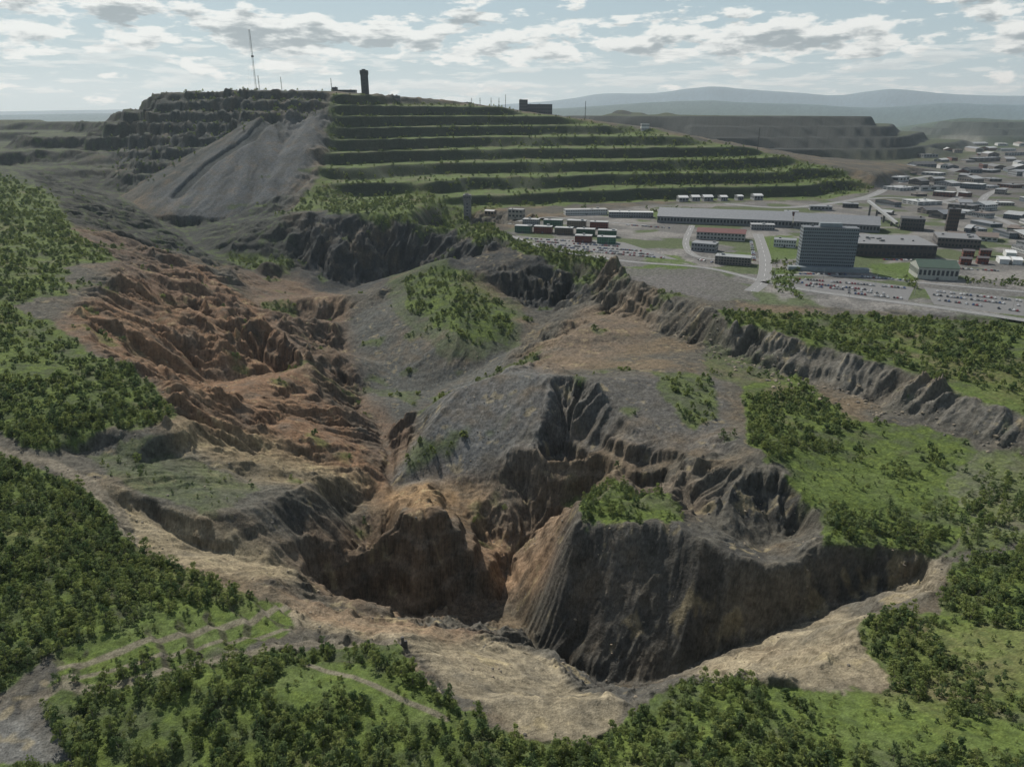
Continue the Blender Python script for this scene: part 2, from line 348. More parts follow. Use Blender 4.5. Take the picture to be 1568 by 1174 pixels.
# ---- colour ------------------------------------------------------------
def C(r,g,b): return np.array([r,g,b],np.float32)
gx,gy=grad(blur(H,1.0)); sl2=np.hypot(gx,gy)
nA=fbm(X/70,Y/70,5,.6); nB=fbm(X/18,Y/18,4,.6); nC=fbm(X/5,Y/5,2)
def mix(c,c2,m): return c*(1-m[...,None])+c2*m[...,None]
col=np.zeros((NR,NA,3),np.float32)+C(.092,.086,.071)
col=mix(col,C(.14,.11,.074),sstep(-.2,.7,nA))
col=mix(col,C(.056,.056,.053),sstep(.0,.8,nB-nA*.3)*.75)
PAINT=[
(C(.20,.120,.070),.85,[(180,430),(290,395),(420,485),(450,560),(530,640),(625,765),(560,755),(440,700),(300,645),(210,565),(80,500)]),
(C(.13,.088,.062),.7,[(100,310),(200,350),(300,410),(420,500),(300,470),(180,420),(90,360)]),
(C(.145,.098,.066),.75,[(340,395),(450,400),(520,450),(560,580),(640,640),(600,740),(540,640),(440,560),(400,480)]),
(C(.15,.105,.068),.78,[(470,800),(600,765),(700,760),(760,790),(870,765),(865,800),(790,880),(760,935),(560,930),(480,905),(440,860)]),
(C(.27,.18,.11),.8,[(740,800),(800,840),(860,775),(875,800),(850,880),(780,915),(740,880)]),
(C(.27,.225,.145),.85,[(150,735),(240,800),(450,870),(455,895),(330,886),(200,830)]),
(C(.24,.205,.14),.9,[(430,910),(620,950),(830,1000),(957,1075),(940,1120),(880,1138),(800,1125),(700,1062),(640,1000),(600,980),(440,952)]),
(C(.19,.12,.075),.6,[(430,905),(620,948),(760,970),(700,985),(600,970),(440,935)]),
(C(.27,.23,.155),.75,[(1000,1035),(1150,960),(1300,935),(1370,1055),(1280,1062),(1150,1040)]),
(C(.26,.22,.15),.6,[(1380,850),(1450,855),(1440,935),(1360,925)]),
(C(.165,.125,.088),.8,[(890,470),(940,450),(1010,470),(990,520),(900,560),(820,575),(790,560)]),
(C(.22,.175,.105),.75,[(270,640),(420,670),(580,740),(440,745),(330,750),(260,690)]),
(C(.26,.175,.095),.8,[(575,745),(680,700),(740,735),(760,770),(640,785)]),
(C(.14,.11,.08),.6,[(700,720),(900,690),(1100,760),(1050,800),(880,800),(740,790)]),
(C(.095,.102,.104),.95,[(395,185),(515,160),(470,260),(400,340),(260,335),(220,305)]),
(C(.118,.121,.118),.85,[(600,740),(650,650),(700,585),(850,572),(850,640),(820,690),(700,725),(640,740)]),
(C(.105,.102,.095),.75,[(820,572),(1100,578),(1130,690),(950,700),(880,690),(820,690)]),
(C(.084,.088,.082),.85,[(530,490),(690,398),(800,500),(780,545),(660,640),(550,600)]),
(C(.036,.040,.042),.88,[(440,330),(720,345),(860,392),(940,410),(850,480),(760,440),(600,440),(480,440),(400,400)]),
(C(.072,.070,.063),.85,[(860,810),(1040,802),(1250,845),(1180,960),(950,1065),(840,1000),(830,900)]),
(C(.17,.15,.112),.6,[(1080,930),(1240,870),(1250,930),(1150,980),(1060,1010)]),
(C(.088,.089,.077),.8,[(120,690),(300,690),(440,750),(330,795),(200,755)]),
(C(.26,.24,.20),.55,[(1450,690),(1568,700),(1568,830),(1500,820),(1440,760)]),
(C(.14,.14,.13),.9,[(-200,1090),(0,1085),(70,1090),(120,1174),(-200,1250)]),
(C(.13,.125,.11),.7,[(1040,455),(1160,560),(1450,640),(1568,690),(1568,640),(1440,595),(1330,552),(1200,520)]),
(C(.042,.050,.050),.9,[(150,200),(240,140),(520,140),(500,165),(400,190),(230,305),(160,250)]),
]
for c,s,poly in PAINT:
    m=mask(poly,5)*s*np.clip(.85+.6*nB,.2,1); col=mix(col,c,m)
col=mix(col,C(.045,.052,.052),shaded_gully*.75)  # dark band paints in the shadow of the gully between the scree fans
col=mix(col,C(.28,.23,.13),sstep(.5,.95,nB+.5*nC)*bare*(R<900)*.45)
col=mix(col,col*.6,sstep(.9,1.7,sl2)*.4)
Ef=np.zeros_like(R); Ef[S]=E*k
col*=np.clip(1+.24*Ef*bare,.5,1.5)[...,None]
# far ground
moor=C(.060,.080,.035)
fm=sstep(2500,3500,R)
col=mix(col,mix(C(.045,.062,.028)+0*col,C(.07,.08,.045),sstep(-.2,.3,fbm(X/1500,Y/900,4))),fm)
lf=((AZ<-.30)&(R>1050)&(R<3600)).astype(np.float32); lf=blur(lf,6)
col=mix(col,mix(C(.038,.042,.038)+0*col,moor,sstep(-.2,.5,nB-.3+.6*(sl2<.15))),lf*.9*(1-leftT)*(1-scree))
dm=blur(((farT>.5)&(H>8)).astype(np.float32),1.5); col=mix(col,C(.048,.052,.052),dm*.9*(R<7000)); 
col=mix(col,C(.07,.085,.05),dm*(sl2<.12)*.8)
# grass
g1=mix(C(.064,.095,.025)+0*col,C(.110,.145,.038),sstep(-.4,.6,nB)); g1=mix(g1,C(.135,.128,.062),sstep(.2,.8,nA)*.6); g1=mix(g1,C(.034,.052,.018),sstep(.1,.6,nC+.5*nB)*.55)
gm=np.clip(grass*1.25,0,1)*(1-sstep(.8,1.3,sl2)*.8)*np.clip(.9+.5*nB,0,1)
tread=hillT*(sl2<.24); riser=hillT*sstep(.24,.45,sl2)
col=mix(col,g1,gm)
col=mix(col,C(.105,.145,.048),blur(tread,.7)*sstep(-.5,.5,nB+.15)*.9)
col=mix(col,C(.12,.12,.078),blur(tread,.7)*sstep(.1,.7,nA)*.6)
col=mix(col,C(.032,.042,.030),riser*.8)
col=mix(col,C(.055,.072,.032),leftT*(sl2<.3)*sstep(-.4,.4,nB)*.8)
for poly in MEADOW: col=mix(col,C(.100,.140,.035),mask(poly,2)*.6*sstep(.5,-.3,nB+.4*nC))
bs=bench*sstep(.25,.6,sl2); col=mix(col,C(.06,.055,.04),bs*.7)
col=mix(col,C(.17,.15,.115),trk*.85)
# far plain and fells: blue aerial haze painted into the ground colour by distance
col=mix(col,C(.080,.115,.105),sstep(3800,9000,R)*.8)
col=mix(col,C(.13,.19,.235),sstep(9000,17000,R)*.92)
pale=((R>4000)&(R<6500)&(H<12)&(AZ>.42)&(AZ<.56)).astype(np.float32); col=mix(col,C(.30,.29,.26),blur(pale,2)*.8*sstep(-.3,.2,fbm(X/500,Y/300,3)))
# yard: gravel / asphalt / lawns
yc=mix(C(.13,.127,.12)+0*col,C(.21,.20,.185),sstep(-.3,.5,nA)); yc=mix(yc,C(.075,.10,.04),sstep(.05,.3,fbm(X/90+4,Y/90,3))*.85)
yc=mix(yc,C(.080,.074,.070),sstep(1150,2000,R)*sstep(-.5,.2,nA)*.8)
col=mix(col,yc,yard*(R<5000))
LAWN=[[(1095,388),(1150,386),(1155,400),(1100,402)],[(1165,362),(1215,360),(1222,395),(1180,402)],[(1330,405),(1400,402),(1405,430),(1340,425)],[(960,385),(1040,392),(1060,405),(1000,400)],[(1405,440),(1568,462),(1568,470),(1420,455)],[(990,322),(1080,330),(1060,345),(1010,340)],[(945,400),(1040,402),(1060,415),(960,428)],[(1180,410),(1215,415),(1230,450),(1190,440)]]
for poly in LAWN: col=mix(col,C(.085,.125,.035),mask(poly,1)*.9)
GRAV=[[(945,404),(1080,410),(1150,440),(1160,462),(1060,455),(970,430)]]
for poly in GRAV: col=mix(col,C(.12,.115,.108),mask(poly,1)*.9)
cover=cover*(1-yard)
for poly in ([(1185,400),(1215,402),(1225,460),(1180,450)],[(1385,425),(1405,425),(1405,442),(1388,440)],[(1470,425),(1568,432),(1568,440),(1480,434)],[(990,318),(1080,322),(1075,328),(1000,326)]):
    cover=np.maximum(cover,mask(poly,1)*.3)
col*=np.clip(1+.22*nC+.15*rng.standard_normal(R.shape)*(R<900),.5,1.6)[...,None]
col=np.clip(col,.01,.8)
print('col',time.time()-T0)

# ---- mesh --------------------------------------------------------------
sc=bpy.context.scene
def newmat(name):
    m=bpy.data.materials.new(name); m.use_nodes=True; nt=m.node_tree; b=nt.nodes['Principled BSDF']; return m,nt,b
co=np.stack([X,Y,H],-1).reshape(-1,3).astype(np.float32)
me=bpy.data.meshes.new('terrain'); nv=len(co); me.vertices.add(nv); me.vertices.foreach_set('co',co.ravel())
ii=(np.arange(NR-1)[:,None]*NA+np.arange(NA-1)[None,:]).ravel()
quads=np.stack([ii,ii+1,ii+1+NA,ii+NA],-1).astype(np.int32)
me.loops.add(quads.size); me.loops.foreach_set('vertex_index',quads.ravel())
me.polygons.add(len(quads)); me.polygons.foreach_set('loop_start',np.arange(0,quads.size,4,dtype=np.int32)); 
me.polygons.foreach_set('use_smooth',np.ones(len(quads),bool))
me.update(calc_edges=True)
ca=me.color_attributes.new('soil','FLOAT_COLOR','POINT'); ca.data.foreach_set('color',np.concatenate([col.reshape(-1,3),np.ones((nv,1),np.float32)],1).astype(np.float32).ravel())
ter=bpy.data.objects.new('terrain',me); sc.collection.objects.link(ter)
m,nt,b=newmat('terrain_soil_rock_grass'); N=nt.nodes; Lk=nt.links
at=N.new('ShaderNodeAttribute'); at.attribute_name='soil'
geo=N.new('ShaderNodeNewGeometry')
def noise(nt,vec,scale,det=6,rough=.6):
    n=nt.nodes.new('ShaderNodeTexNoise'); n.inputs['Scale'].default_value=scale; n.inputs['Detail'].default_value=det; n.inputs['Roughness'].default_value=rough
    nt.links.new(vec,n.inputs['Vector']); return n
na=noise(nt,geo.outputs['Position'],.35,4,.75)
mr=N.new('ShaderNodeMapRange'); mr.inputs['From Min'].default_value=.3; mr.inputs['From Max'].default_value=.7; mr.inputs['To Min'].default_value=.62; mr.inputs['To Max'].default_value=1.4
Lk.new(na.outputs['Fac'],mr.inputs['Value'])
mx=N.new('ShaderNodeVectorMath'); mx.operation='SCALE'; Lk.new(at.outputs['Color'],mx.inputs[0]); Lk.new(mr.outputs[0],mx.inputs['Scale'])
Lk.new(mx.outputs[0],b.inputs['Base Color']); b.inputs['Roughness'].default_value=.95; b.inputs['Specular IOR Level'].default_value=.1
bp=N.new('ShaderNodeBump'); bp.inputs['Strength'].default_value=.6; bp.inputs['Distance'].default_value=1.8
Lk.new(na.outputs['Fac'],bp.inputs['Height']); Lk.new(bp.outputs[0],b.inputs['Normal'])
me.materials.append(m)

# ---- vegetation prototypes ---------------------------------------------
def leafmat(name,c1,c2):
    m,nt,b=newmat(name); N=nt.nodes;Lk=nt.links
    oi=N.new('ShaderNodeObjectInfo'); cr=N.new('ShaderNodeMix'); cr.data_type='RGBA'
    cr.inputs['A'].default_value=(*c1,1); cr.inputs['B'].default_value=(*c2,1)
    Lk.new(oi.outputs['Random'],cr.inputs['Factor'])
    df=N.new('ShaderNodeBsdfDiffuse'); Lk.new(cr.outputs['Result'],df.inputs['Color']); N.remove(b)
    tr=N.new('ShaderNodeBsdfTranslucent'); Lk.new(cr.outputs['Result'],tr.inputs['Color']); ms=N.new('ShaderNodeMixShader'); ms.inputs[0].default_value=.45
    Lk.new(df.outputs[0],ms.inputs[1]); Lk.new(tr.outputs[0],ms.inputs[2]); Lk.new(ms.outputs[0],N['Material Output'].inputs['Surface']); return m
leafA=leafmat('birch_leaves',(.14,.185,.062),(.24,.275,.095))
leafB=leafmat('willow_leaves',(.085,.13,.055),(.18,.225,.095))
bark,_,bb=newmat('birch_bark'); bb.inputs['Base Color'].default_value=(.16,.14,.12,1)
def tree(name,h,w,nleaf,ls,mat,seed):
    rg=np.random.default_rng(seed); V=[];Fc=[];mi=[]
    def tube(p0,p1,r0,r1,n=4):
        b0=len(V); d=Vector(p1)-Vector(p0); d.normalize(); s=d.orthogonal().normalized(); t=d.cross(s)
        for p,r in ((p0,r0),(p1,r1)):
            for i in range(n):
                a=6.283*i/n; V.append(tuple(Vector(p)+s*math.cos(a)*r+t*math.sin(a)*r))
        for i in range(n): Fc.append((b0+i,b0+(i+1)%n,b0+n+(i+1)%n,b0+n+i)); mi.append(1)
    lean=rg.normal(0,.25,2); top=(lean[0],lean[1],h*.8); midp=(lean[0]*.3,lean[1]*.3,h*.35)
    tube((0,0,-.6),midp,.13,.09); tube(midp,top,.09,.03)
    nc=12; cl=[]
    for i in range(nc):
        a=rg.uniform(0,6.283); zz=rg.uniform(.15,.95); rad=w*.5*max(.1,(1-.95*max(0,zz-.35)))*rg.uniform(.35,1.0)
        c=(lean[0]*zz+math.cos(a)*rad,lean[1]*zz+math.sin(a)*rad,h*zz); cl.append((c,w*rg.uniform(.13,.25)))
        if i<5: tube((lean[0]*zz*.5,lean[1]*zz*.5,h*zz*.6),c,.05,.015,3)
    for i in range(nleaf):
        c,s=cl[rg.integers(nc)]; q=rg.normal(0,1,3); q/=np.linalg.norm(q)+1e-6; q*=s*rg.uniform(.5,1.1); q[2]*=.75
        p=np.array(c)+q; nrm=q/np.linalg.norm(q)+rg.normal(0,.5,3)+np.array([0,0,.45]); nrm=Vector(nrm).normalized()
        s1=nrm.orthogonal().normalized(); ang=rg.uniform(0,6.28); t1=nrm.cross(s1); e1=s1*math.cos(ang)+t1*math.sin(ang); e2=nrm.cross(e1); L=ls*rg.uniform(.6,1.3); b0=len(V); pv=Vector(p)
        for sx,sy in ((-1,-.3),(0,-.7),(1,.1),(.1,.8)): V.append(tuple(pv+e1*sx*L*.6+e2*sy*L*.6))
        Fc.append((b0,b0+1,b0+2,b0+3)); mi.append(0)
    me=bpy.data.meshes.new(name); me.from_pydata(V,[],Fc); me.materials.append(mat); me.materials.append(bark); me.polygons.foreach_set('material_index',mi); me.update()
    return bpy.data.objects.new(name,me)
def coll(name,objs):
    c=bpy.data.collections.new(name); [c.objects.link(o) for o in objs]; return c
cNear=coll('birch_tree_forms',[tree('birch_tree',4.6+i*.4,3.3+.3*(i%3),300,.48,leafA if i%2 else leafB,i+1) for i in range(6)])
cFar=coll('birch_shrub_forms',[tree('birch_shrub',4.0+i*.4,4.0,80,1.05,leafA if i%2 else leafB,i+31) for i in range(4)])
rockm,nt,b=newmat('boulder_rock'); oi=nt.nodes.new('ShaderNodeObjectInfo'); cr=nt.nodes.new('ShaderNodeValToRGB'); e=cr.color_ramp.elements
e[0].color=(.08,.078,.072,1); e[1].color=(.28,.23,.16,1); nt.links.new(oi.outputs['Random'],cr.inputs[0]); nt.links.new(cr.outputs[0],b.inputs['Base Color']); b.inputs['Roughness'].default_value=.9
def rock(i):
    bm=bmesh.new(); bmesh.ops.create_icosphere(bm,subdivisions=2,radius=1); rg=np.random.default_rng(i)
    pl=[(Vector(rg.normal(0,1,3)).normalized(),rg.uniform(.45,.8)) for _ in range(9)]
    for v in bm.verts:
        for nn,dd in pl:
            q=v.co.dot(nn)
            if q>dd: v.co-=nn*(q-dd)
        v.co.z*=.75
    me=bpy.data.meshes.new('boulder'); bm.to_mesh(me); bm.free(); me.materials.append(rockm); return bpy.data.objects.new('boulder',me)
cRock=coll('boulder_forms',[rock(i) for i in range(5)])

def scatter(name,points,rot,scl,idx,col_):
    me=bpy.data.meshes.new(name); me.vertices.add(len(points)); me.vertices.foreach_set('co',np.asarray(points,np.float32).ravel())
    a=me.attributes.new('rot','FLOAT_VECTOR','POINT'); a.data.foreach_set('vector',np.asarray(rot,np.float32).ravel())
    a=me.attributes.new('scl','FLOAT_VECTOR','POINT'); a.data.foreach_set('vector',np.asarray(scl,np.float32).ravel())
    a=me.attributes.new('idx','INT','POINT'); a.data.foreach_set('value',np.asarray(idx,np.int32))
    ob=bpy.data.objects.new(name,me); sc.collection.objects.link(ob)
    ng=bpy.data.node_groups.new(name+'_scatter','GeometryNodeTree'); ng.interface.new_socket('Geometry',in_out='INPUT',socket_type='NodeSocketGeometry'); ng.interface.new_socket('Geometry',in_out='OUTPUT',socket_type='NodeSocketGeometry')
    n=ng.nodes; gi=n.new('NodeGroupInput'); go=n.new('NodeGroupOutput'); ip=n.new('GeometryNodeInstanceOnPoints'); ci=n.new('GeometryNodeCollectionInfo')
    ci.inputs['Collection'].default_value=col_; ci.inputs['Separate Children'].default_value=True; ci.inputs['Reset Children'].default_value=True
    ip.inputs['Pick Instance'].default_value=True
    def na(nm,t):
        q=n.new('GeometryNodeInputNamedAttribute'); q.data_type=t; q.inputs['Name'].default_value=nm; return [o for o in q.outputs if o.name=='Attribute' and o.enabled][0]
    l=ng.links; l.new(gi.outputs[0],ip.inputs['Points']); l.new(ci.outputs[0],ip.inputs['Instance']); l.new(na('idx','INT'),ip.inputs['Instance Index'])
    l.new(na('rot','FLOAT_VECTOR'),ip.inputs['Rotation']); l.new(na('scl','FLOAT_VECTOR'),ip.inputs['Scale']); l.new(ip.outputs[0],go.inputs[0])
    md=ob.modifiers.new('scatter','NODES'); md.node_group=ng; return ob
area=np.gradient(R,axis=0)*R*(az[1]-az[0])
def sample(dens):
    ex=dens*area; kk=rng.poisson(np.clip(ex,0,3)); j,i=np.nonzero((kk>0)&(np.abs(AZ)<math.radians(44))); rep=kk[j,i]; j=np.repeat(j,rep); i=np.repeat(i,rep)
    fj=np.clip(j+rng.uniform(-.5,.5,len(j)),0,NR-1.01); fi=np.clip(i+rng.uniform(-.5,.5,len(i)),0,NA-1.01)
    j0=fj.astype(int); i0=fi.astype(int); t=fi-i0; s=fj-j0
    def bl(A): return (A[j0,i0]*(1-t)+A[j0,i0+1]*t)*(1-s)+(A[j0+1,i0]*(1-t)+A[j0+1,i0+1]*t)*s
    return np.stack([bl(X),bl(Y),bl(H)],-1)
steep=1-sstep(1.0,1.6,sl2)
info=[]
def do(name,dens,col_,n,s0,s1,z=-.1):
    p=sample(dens); k=len(p); s=rng.uniform(s0,s1,k)*rng.choice([.7,1,1.15],k); p[:,2]+=z
    rot=np.stack([rng.normal(0,.06,k),rng.normal(0,.06,k),rng.uniform(0,6.28,k)],-1)
    scatter(name,p,rot,np.stack([s*rng.uniform(.85,1.2,k),s*rng.uniform(.85,1.2,k),s*rng.uniform(.8,1.15,k)],-1),rng.integers(0,n,k),col_); info.append((name,k))
do('birch_thicket',cover*.18*(R<420)*steep,cNear,6,.42,1.0)
do('birch_woodland',cover*.080*(R>=420)*(R<1150)*steep,cFar,4,.45,1.05)
do('hillside_shrubs',cover*(.020)*(R>=1150)*(R<2700)*steep*(1-.8*tread)+.003*leftT*steep,cFar,4,.8,1.5)
do('meadow_bushes',grass*(1-cover)*(1-trk)*.03*(R<400)*steep,cNear,6,.2,.5)
talus=bare*sstep(.1,.5,nB+.25*nC)*sstep(.05,.3,sl2)
do('talus_boulders',talus*.03*(R<700),cRock,5,.25,.8,.1)
do('scarp_boulders',mask([(1040,470),(1160,560),(1330,600),(1450,640),(1568,680),(1568,700),(1440,665),(1300,620),(1180,590),(1020,520)],2)*.03,cRock,5,.6,1.8,.1)
print('veg done',time.time()-T0)

# ======================= BUILT STRUCTURES ================================
MATS={}
def mat(c,rough=.8,metal=0,vary=.12,name=None):
    key=(tuple(round(x,3) for x in c),rough,metal)
    if key in MATS: return MATS[key]
    m,nt,b=newmat(name or 'painted_cladding'); g=nt.nodes.new('ShaderNodeNewGeometry'); nn=noise(nt,g.outputs['Position'],.35,4,.7)
    mr=nt.nodes.new('ShaderNodeMapRange'); mr.inputs['From Min'].default_value=.3; mr.inputs['From Max'].default_value=.7; mr.inputs['To Min'].default_value=1-vary*1.6; mr.inputs['To Max'].default_value=1+vary
    nt.links.new(nn.outputs['Fac'],mr.inputs['Value']); v=nt.nodes.new('ShaderNodeVectorMath'); v.operation='SCALE'; v.inputs[0].default_value=c; nt.links.new(mr.outputs[0],v.inputs['Scale']); nt.links.new(v.outputs[0],b.inputs['Base Color'])
    b.inputs['Roughness'].default_value=rough; b.inputs['Metallic'].default_value=metal; MATS[key]=m; return m
class MB:
    def __init__(s): s.V=[];s.F=[]
    def box(s,o,ex,ey,x0,x1,y0,y1,z0,z1,top=None):
        b=len(s.V)
        for z in (z0,z1):
            for x,y in ((x0,y0),(x1,y0),(x1,y1),(x0,y1)):
                s.V.append((o[0]+ex[0]*x+ey[0]*y,o[1]+ex[1]*x+ey[1]*y,o[2]+z))
        for f in ((0,3,2,1),(4,5,6,7),(0,1,5,4),(1,2,6,5),(2,3,7,6),(3,0,4,7)): s.F.append(tuple(b+i for i in f))
    def poly(s,vs): b=len(s.V); s.V+= [tuple(v) for v in vs]; s.F.append(tuple(range(b,b+len(vs))))
    def obj(s,name,m,parent=None,coll_=None):
        me=bpy.data.meshes.new(name); me.from_pydata(s.V,[],s.F); me.materials.append(m); ob=bpy.data.objects.new(name,me); (coll_ or sc.collection).objects.link(ob)
        if parent: ob.parent=parent
        return ob
def empty(name,loc=(0,0,0)):
    e=bpy.data.objects.new(name,None); e.empty_display_size=1; sc.collection.objects.link(e); return e
GLASS=mat((.03,.04,.05),.25,0,.1,'window_glass'); 
def pxm(y): return F/(y*cP+CAMZ*sP)
def G(u,v,z=0): 
    p=P(u,v,z); return p
def building(name,p1,p2,depth,h,wc,rc,roof='flat',floors=2,bays=10,z=None,wins=True):
    ex=Vector((p2[0]-p1[0],p2[1]-p1[1])); L=ex.length; ex/=L; ey=Vector((-ex.y,ex.x))
    if ey.y<0: ey=-ey
    o=(p1[0],p1[1],p1[2] if z is None else z)
    e=empty(name); W=MB(); W.box(o,ex,ey,0,L,0,depth,-1.5,h)
    if roof=='gable':
        rh=min(depth,L)*.16
        def q(x,y,zz): return (o[0]+ex.x*x+ey.x*y,o[1]+ex.y*x+ey.y*y,o[2]+zz)
        W.poly([q(0,0,h),q(0,depth,h),q(0,depth/2,h+rh)]); W.poly([q(L,0,h),q(L,depth,h),q(L,depth/2,h+rh)])
    W.obj('walls',mat(wc),e)
    Rf=MB()
    if roof=='gable':
        a=.6; sl_=rh/(depth/2)
        for sgn in (0,1):
            y0=-a if sgn==0 else depth+a; zz=h-a*sl_
            t=[q(-a,y0,zz+.05),q(L+a,y0,zz+.05),q(L+a,depth/2,h+rh+.05),q(-a,depth/2,h+rh+.05)]
            Rf.poly(t); Rf.poly([(x,y,k+.35) for x,y,k in t]); Rf.poly([t[0],t[1],(t[1][0],t[1][1],t[1][2]+.35),(t[0][0],t[0][1],t[0][2]+.35)])
            for i in (0,1):
                A_,B_=(t[0],t[3]) if i==0 else (t[1],t[2]); Rf.poly([A_,B_,(B_[0],B_[1],B_[2]+.35),(A_[0],A_[1],A_[2]+.35)])
    else:
        Rf.box(o,ex,ey,-.3,L+.3,-.3,depth+.3,h+.003,h+.5)
        rg=np.random.default_rng(int(abs(p1[0]*7+p1[1])))
        for _ in range(max(1,int(L*depth/500))):
            x=rg.uniform(.1,.8)*L; y=rg.uniform(.2,.7)*depth; s=rg.uniform(1.2,3.2); s=min(s,L*.15)
            Rf.box(o,ex,ey,x,x+s*1.5,y,y+s,h+.503,h+.5+rg.uniform(.8,2.4))
    Rf.obj('roof',mat(rc,.6),e)
    if wins:
        Wn=MB(); fh=h/floors
        for k_ in range(floors):
            z0=k_*fh+fh*.36; z1=k_*fh+fh*.80
            bw=L/bays
            for i in range(bays):
                Wn.box(o,ex,ey,i*bw+bw*.2,i*bw+bw*.8,-.05,-.004,z0,z1)
            nb_=max(1,int(bays*depth/L)); bd=depth/nb_
            for i in range(nb_):
                y0=i*bd+bd*.2;y1=i*bd+bd*.8
                Wn.box(o,ex,ey,-.05,-.004,y0,y1,z0,z1); Wn.box(o,ex,ey,L+.004,L+.05,y0,y1,z0,z1)
        Wn.obj('windows',GLASS,e)
        Dr=MB(); Dr.box(o,ex,ey,L*.5-1.2,L*.5+1.2,-.12,-.052,-.1,min(2.6,h*.8)); Dr.obj('door',mat((.10,.10,.11)),e)
    return e,o,ex,ey,L
def bld(name,u1,v1,u2,v2,depth,hpx,wc,rc,roof='flat',floors=2,bays=10,wins=True):
    p1=G(u1,v1);p2=G(u2,v2); h=hpx/pxm((p1[1]+p2[1])/2); return building(name,p1,p2,depth,h,wc,rc,roof,floors,bays,0,wins)
WHITE=(.50,.51,.50);GREY=(.22,.23,.24);DK=(.07,.07,.07);RED=(.16,.05,.04);GRN=(.07,.14,.10);RF=(.20,.21,.22);LRF=(.32,.33,.33)
# office high-rise
e,o,ex,ey,L=bld('office_high_rise',1222,412,1306,415,17,63,(.15,.175,.19),(.12,.13,.14),'flat',13,26)
B=MB(); h=63/pxm(o[1]); fh=h/13
for k_ in range(13): B.box(o,ex,ey,-.25,L+.25,-.25,-.06,k_*fh+fh*.86,k_*fh+fh*.99)
B.box(o,ex,ey,L*.3,L*.7,4,12,h+.5,h+4.5); B.box(o,ex,ey,-12,L+14,-9,-.3,-.5,4.2); B.obj('spandrel_bands',mat((.20,.23,.245)),e)
bld('workshop_hall',1006,341,1212,349,62,10,(.16,.17,.18),(.21,.22,.23),'gable',1,40)
bld('workshop_hall',1214,350,1346,357,58,11,(.15,.16,.17),(.19,.20,.21),'gable',1,26)
bld('ore_processing_hall',1308,392,1432,396,75,19,(.065,.06,.06),(.18,.18,.18),'flat',2,18)
bld('ore_processing_hall',1434,378,1500,382,50,14,(.10,.09,.085),(.17,.17,.17),'flat',2,12)
bld('mill_building',1378,352,1414,354,30,17,DK,(.05,.05,.05),'flat',3,8)
bld('storage_hall',1404,427,1466,430,34,18,(.33,.34,.31),(.05,.085,.06),'gable',1,9)
i=0
for u1,v1,u2,c in ((788,356,812,GRN),(817,357,844,RED),(849,359,876,(.11,.09,.07)),(882,361,910,(.04,.10,.07)),(915,363,943,GRN),(800,346,824,GREY),(832,347,860,GRN),(868,348,896,(.17,.14,.11)),(903,350,930,RED),(880,371,905,RED),(914,373,942,(.07,.17,.11))):
    bld('barracks_house',u1,v1,u2,v1+1,13,10,c,LRF,'flat',3,8)
bld('administration_building',866,330,930,329,18,8,WHITE,(.30,.30,.29),'flat',2,18)
bld('administration_building',932,333,1000,334,16,8,GREY,WHITE,'flat',2,18)
bld('maintenance_shop',1066,366,1140,370,26,11,(.32,.32,.31),(.14,.05,.045),'gable',2,14)
bld('maintenance_shop',1058,384,1094,387,20,12,GREY,RF,'flat',2,8)
bld('canteen_building',1094,404,1148,408,18,12,(.14,.13,.12),(.26,.27,.27),'flat',3,12)
bld('laboratory_building',1184,378,1218,380,18,11,WHITE,RF,'flat',2,9)
bld('laboratory_building',1150,352,1186,353,16,8,GREY,LRF,'flat',2,9)
for u,v in ((1470,405),(1496,404),(1474,393),(1500,392)): bld('red_cottage',u,v,u+17,v+1,9,9,RED,(.10,.09,.09),'gable',2,4)
for u,v in ((1530,404),(1550,405),(1540,394)): bld('storage_tent',u,v,u+15,v+1,22,7,WHITE,(.66,.67,.66),'gable',1,2,False)
for u,v,w in ((1040,309,14),(1060,308,12),(1078,308,14),(1104,308,10),(1130,307,8),(1155,306,13)):
    bld('vehicle_shed',u,v,u+w,v,26,6,GREY,WHITE,'gable',1,3)
bld('pump_house',778,334,800,335,14,13,(.26,.25,.22),(.2,.2,.2),'flat',2,4)
bld('pump_house',742,330,756,331,10,7,(.20,.15,.11),(.2,.2,.2),'gable',1,3)
rg=np.random.default_rng(21)
pal=[(.40,.41,.40),GREY,DK,(.13,.06,.05),(.12,.11,.105),(.24,.22,.20),(.10,.12,.14)]
cnt=0; used=[]; tries=0
while cnt<92 and tries<4000:
    tries+=1
    u=rg.uniform(1340,1590); v=rg.uniform(246,392) if cnt<55 else rg.uniform(222,290)
    w=(rg.uniform(10,30) if rg.random()<.6 else rg.uniform(30,60))*(.5+.5*(v-230)/160); hp=rg.uniform(4,11)*(.5+.5*(v-230)/160)
    if v>330 and u<1440: continue
    if v<260 and u<1400: continue
    if any(abs(u+w/2-a)<(w+b_)*.5+5 and abs(v-c)<7 for a,b_,c in used): continue
    if (v>372 and 1425<u+w and u<1568): continue
    used.append((u+w/2,w,v)); cnt+=1
    bld('industrial_building',u,v,u+w,v+rg.uniform(-2,3),rg.uniform(16,50),hp,pal[rg.integers(7)],[LRF,(.42,.43,.42),RF,DK,(.15,.12,.10),RF,(.12,.12,.12)][rg.integers(7)],['flat','gable'][rg.integers(2)],int(rg.integers(1,3)),int(rg.integers(3,9)))
for u,v,w in ((1040,330,26),(1090,334,20),(1240,322,34),(1290,318,24),(1200,330,22)): bld('industrial_building',u,v,u+w,v+1,18,6,pal[int(u)%7],RF,'flat',1,6)
e,o,ex,ey,L=bld('ore_bin_tower',1447,354,1465,355,14,33,(.06,.045,.04),(.05,.05,.05),'flat',6,5)
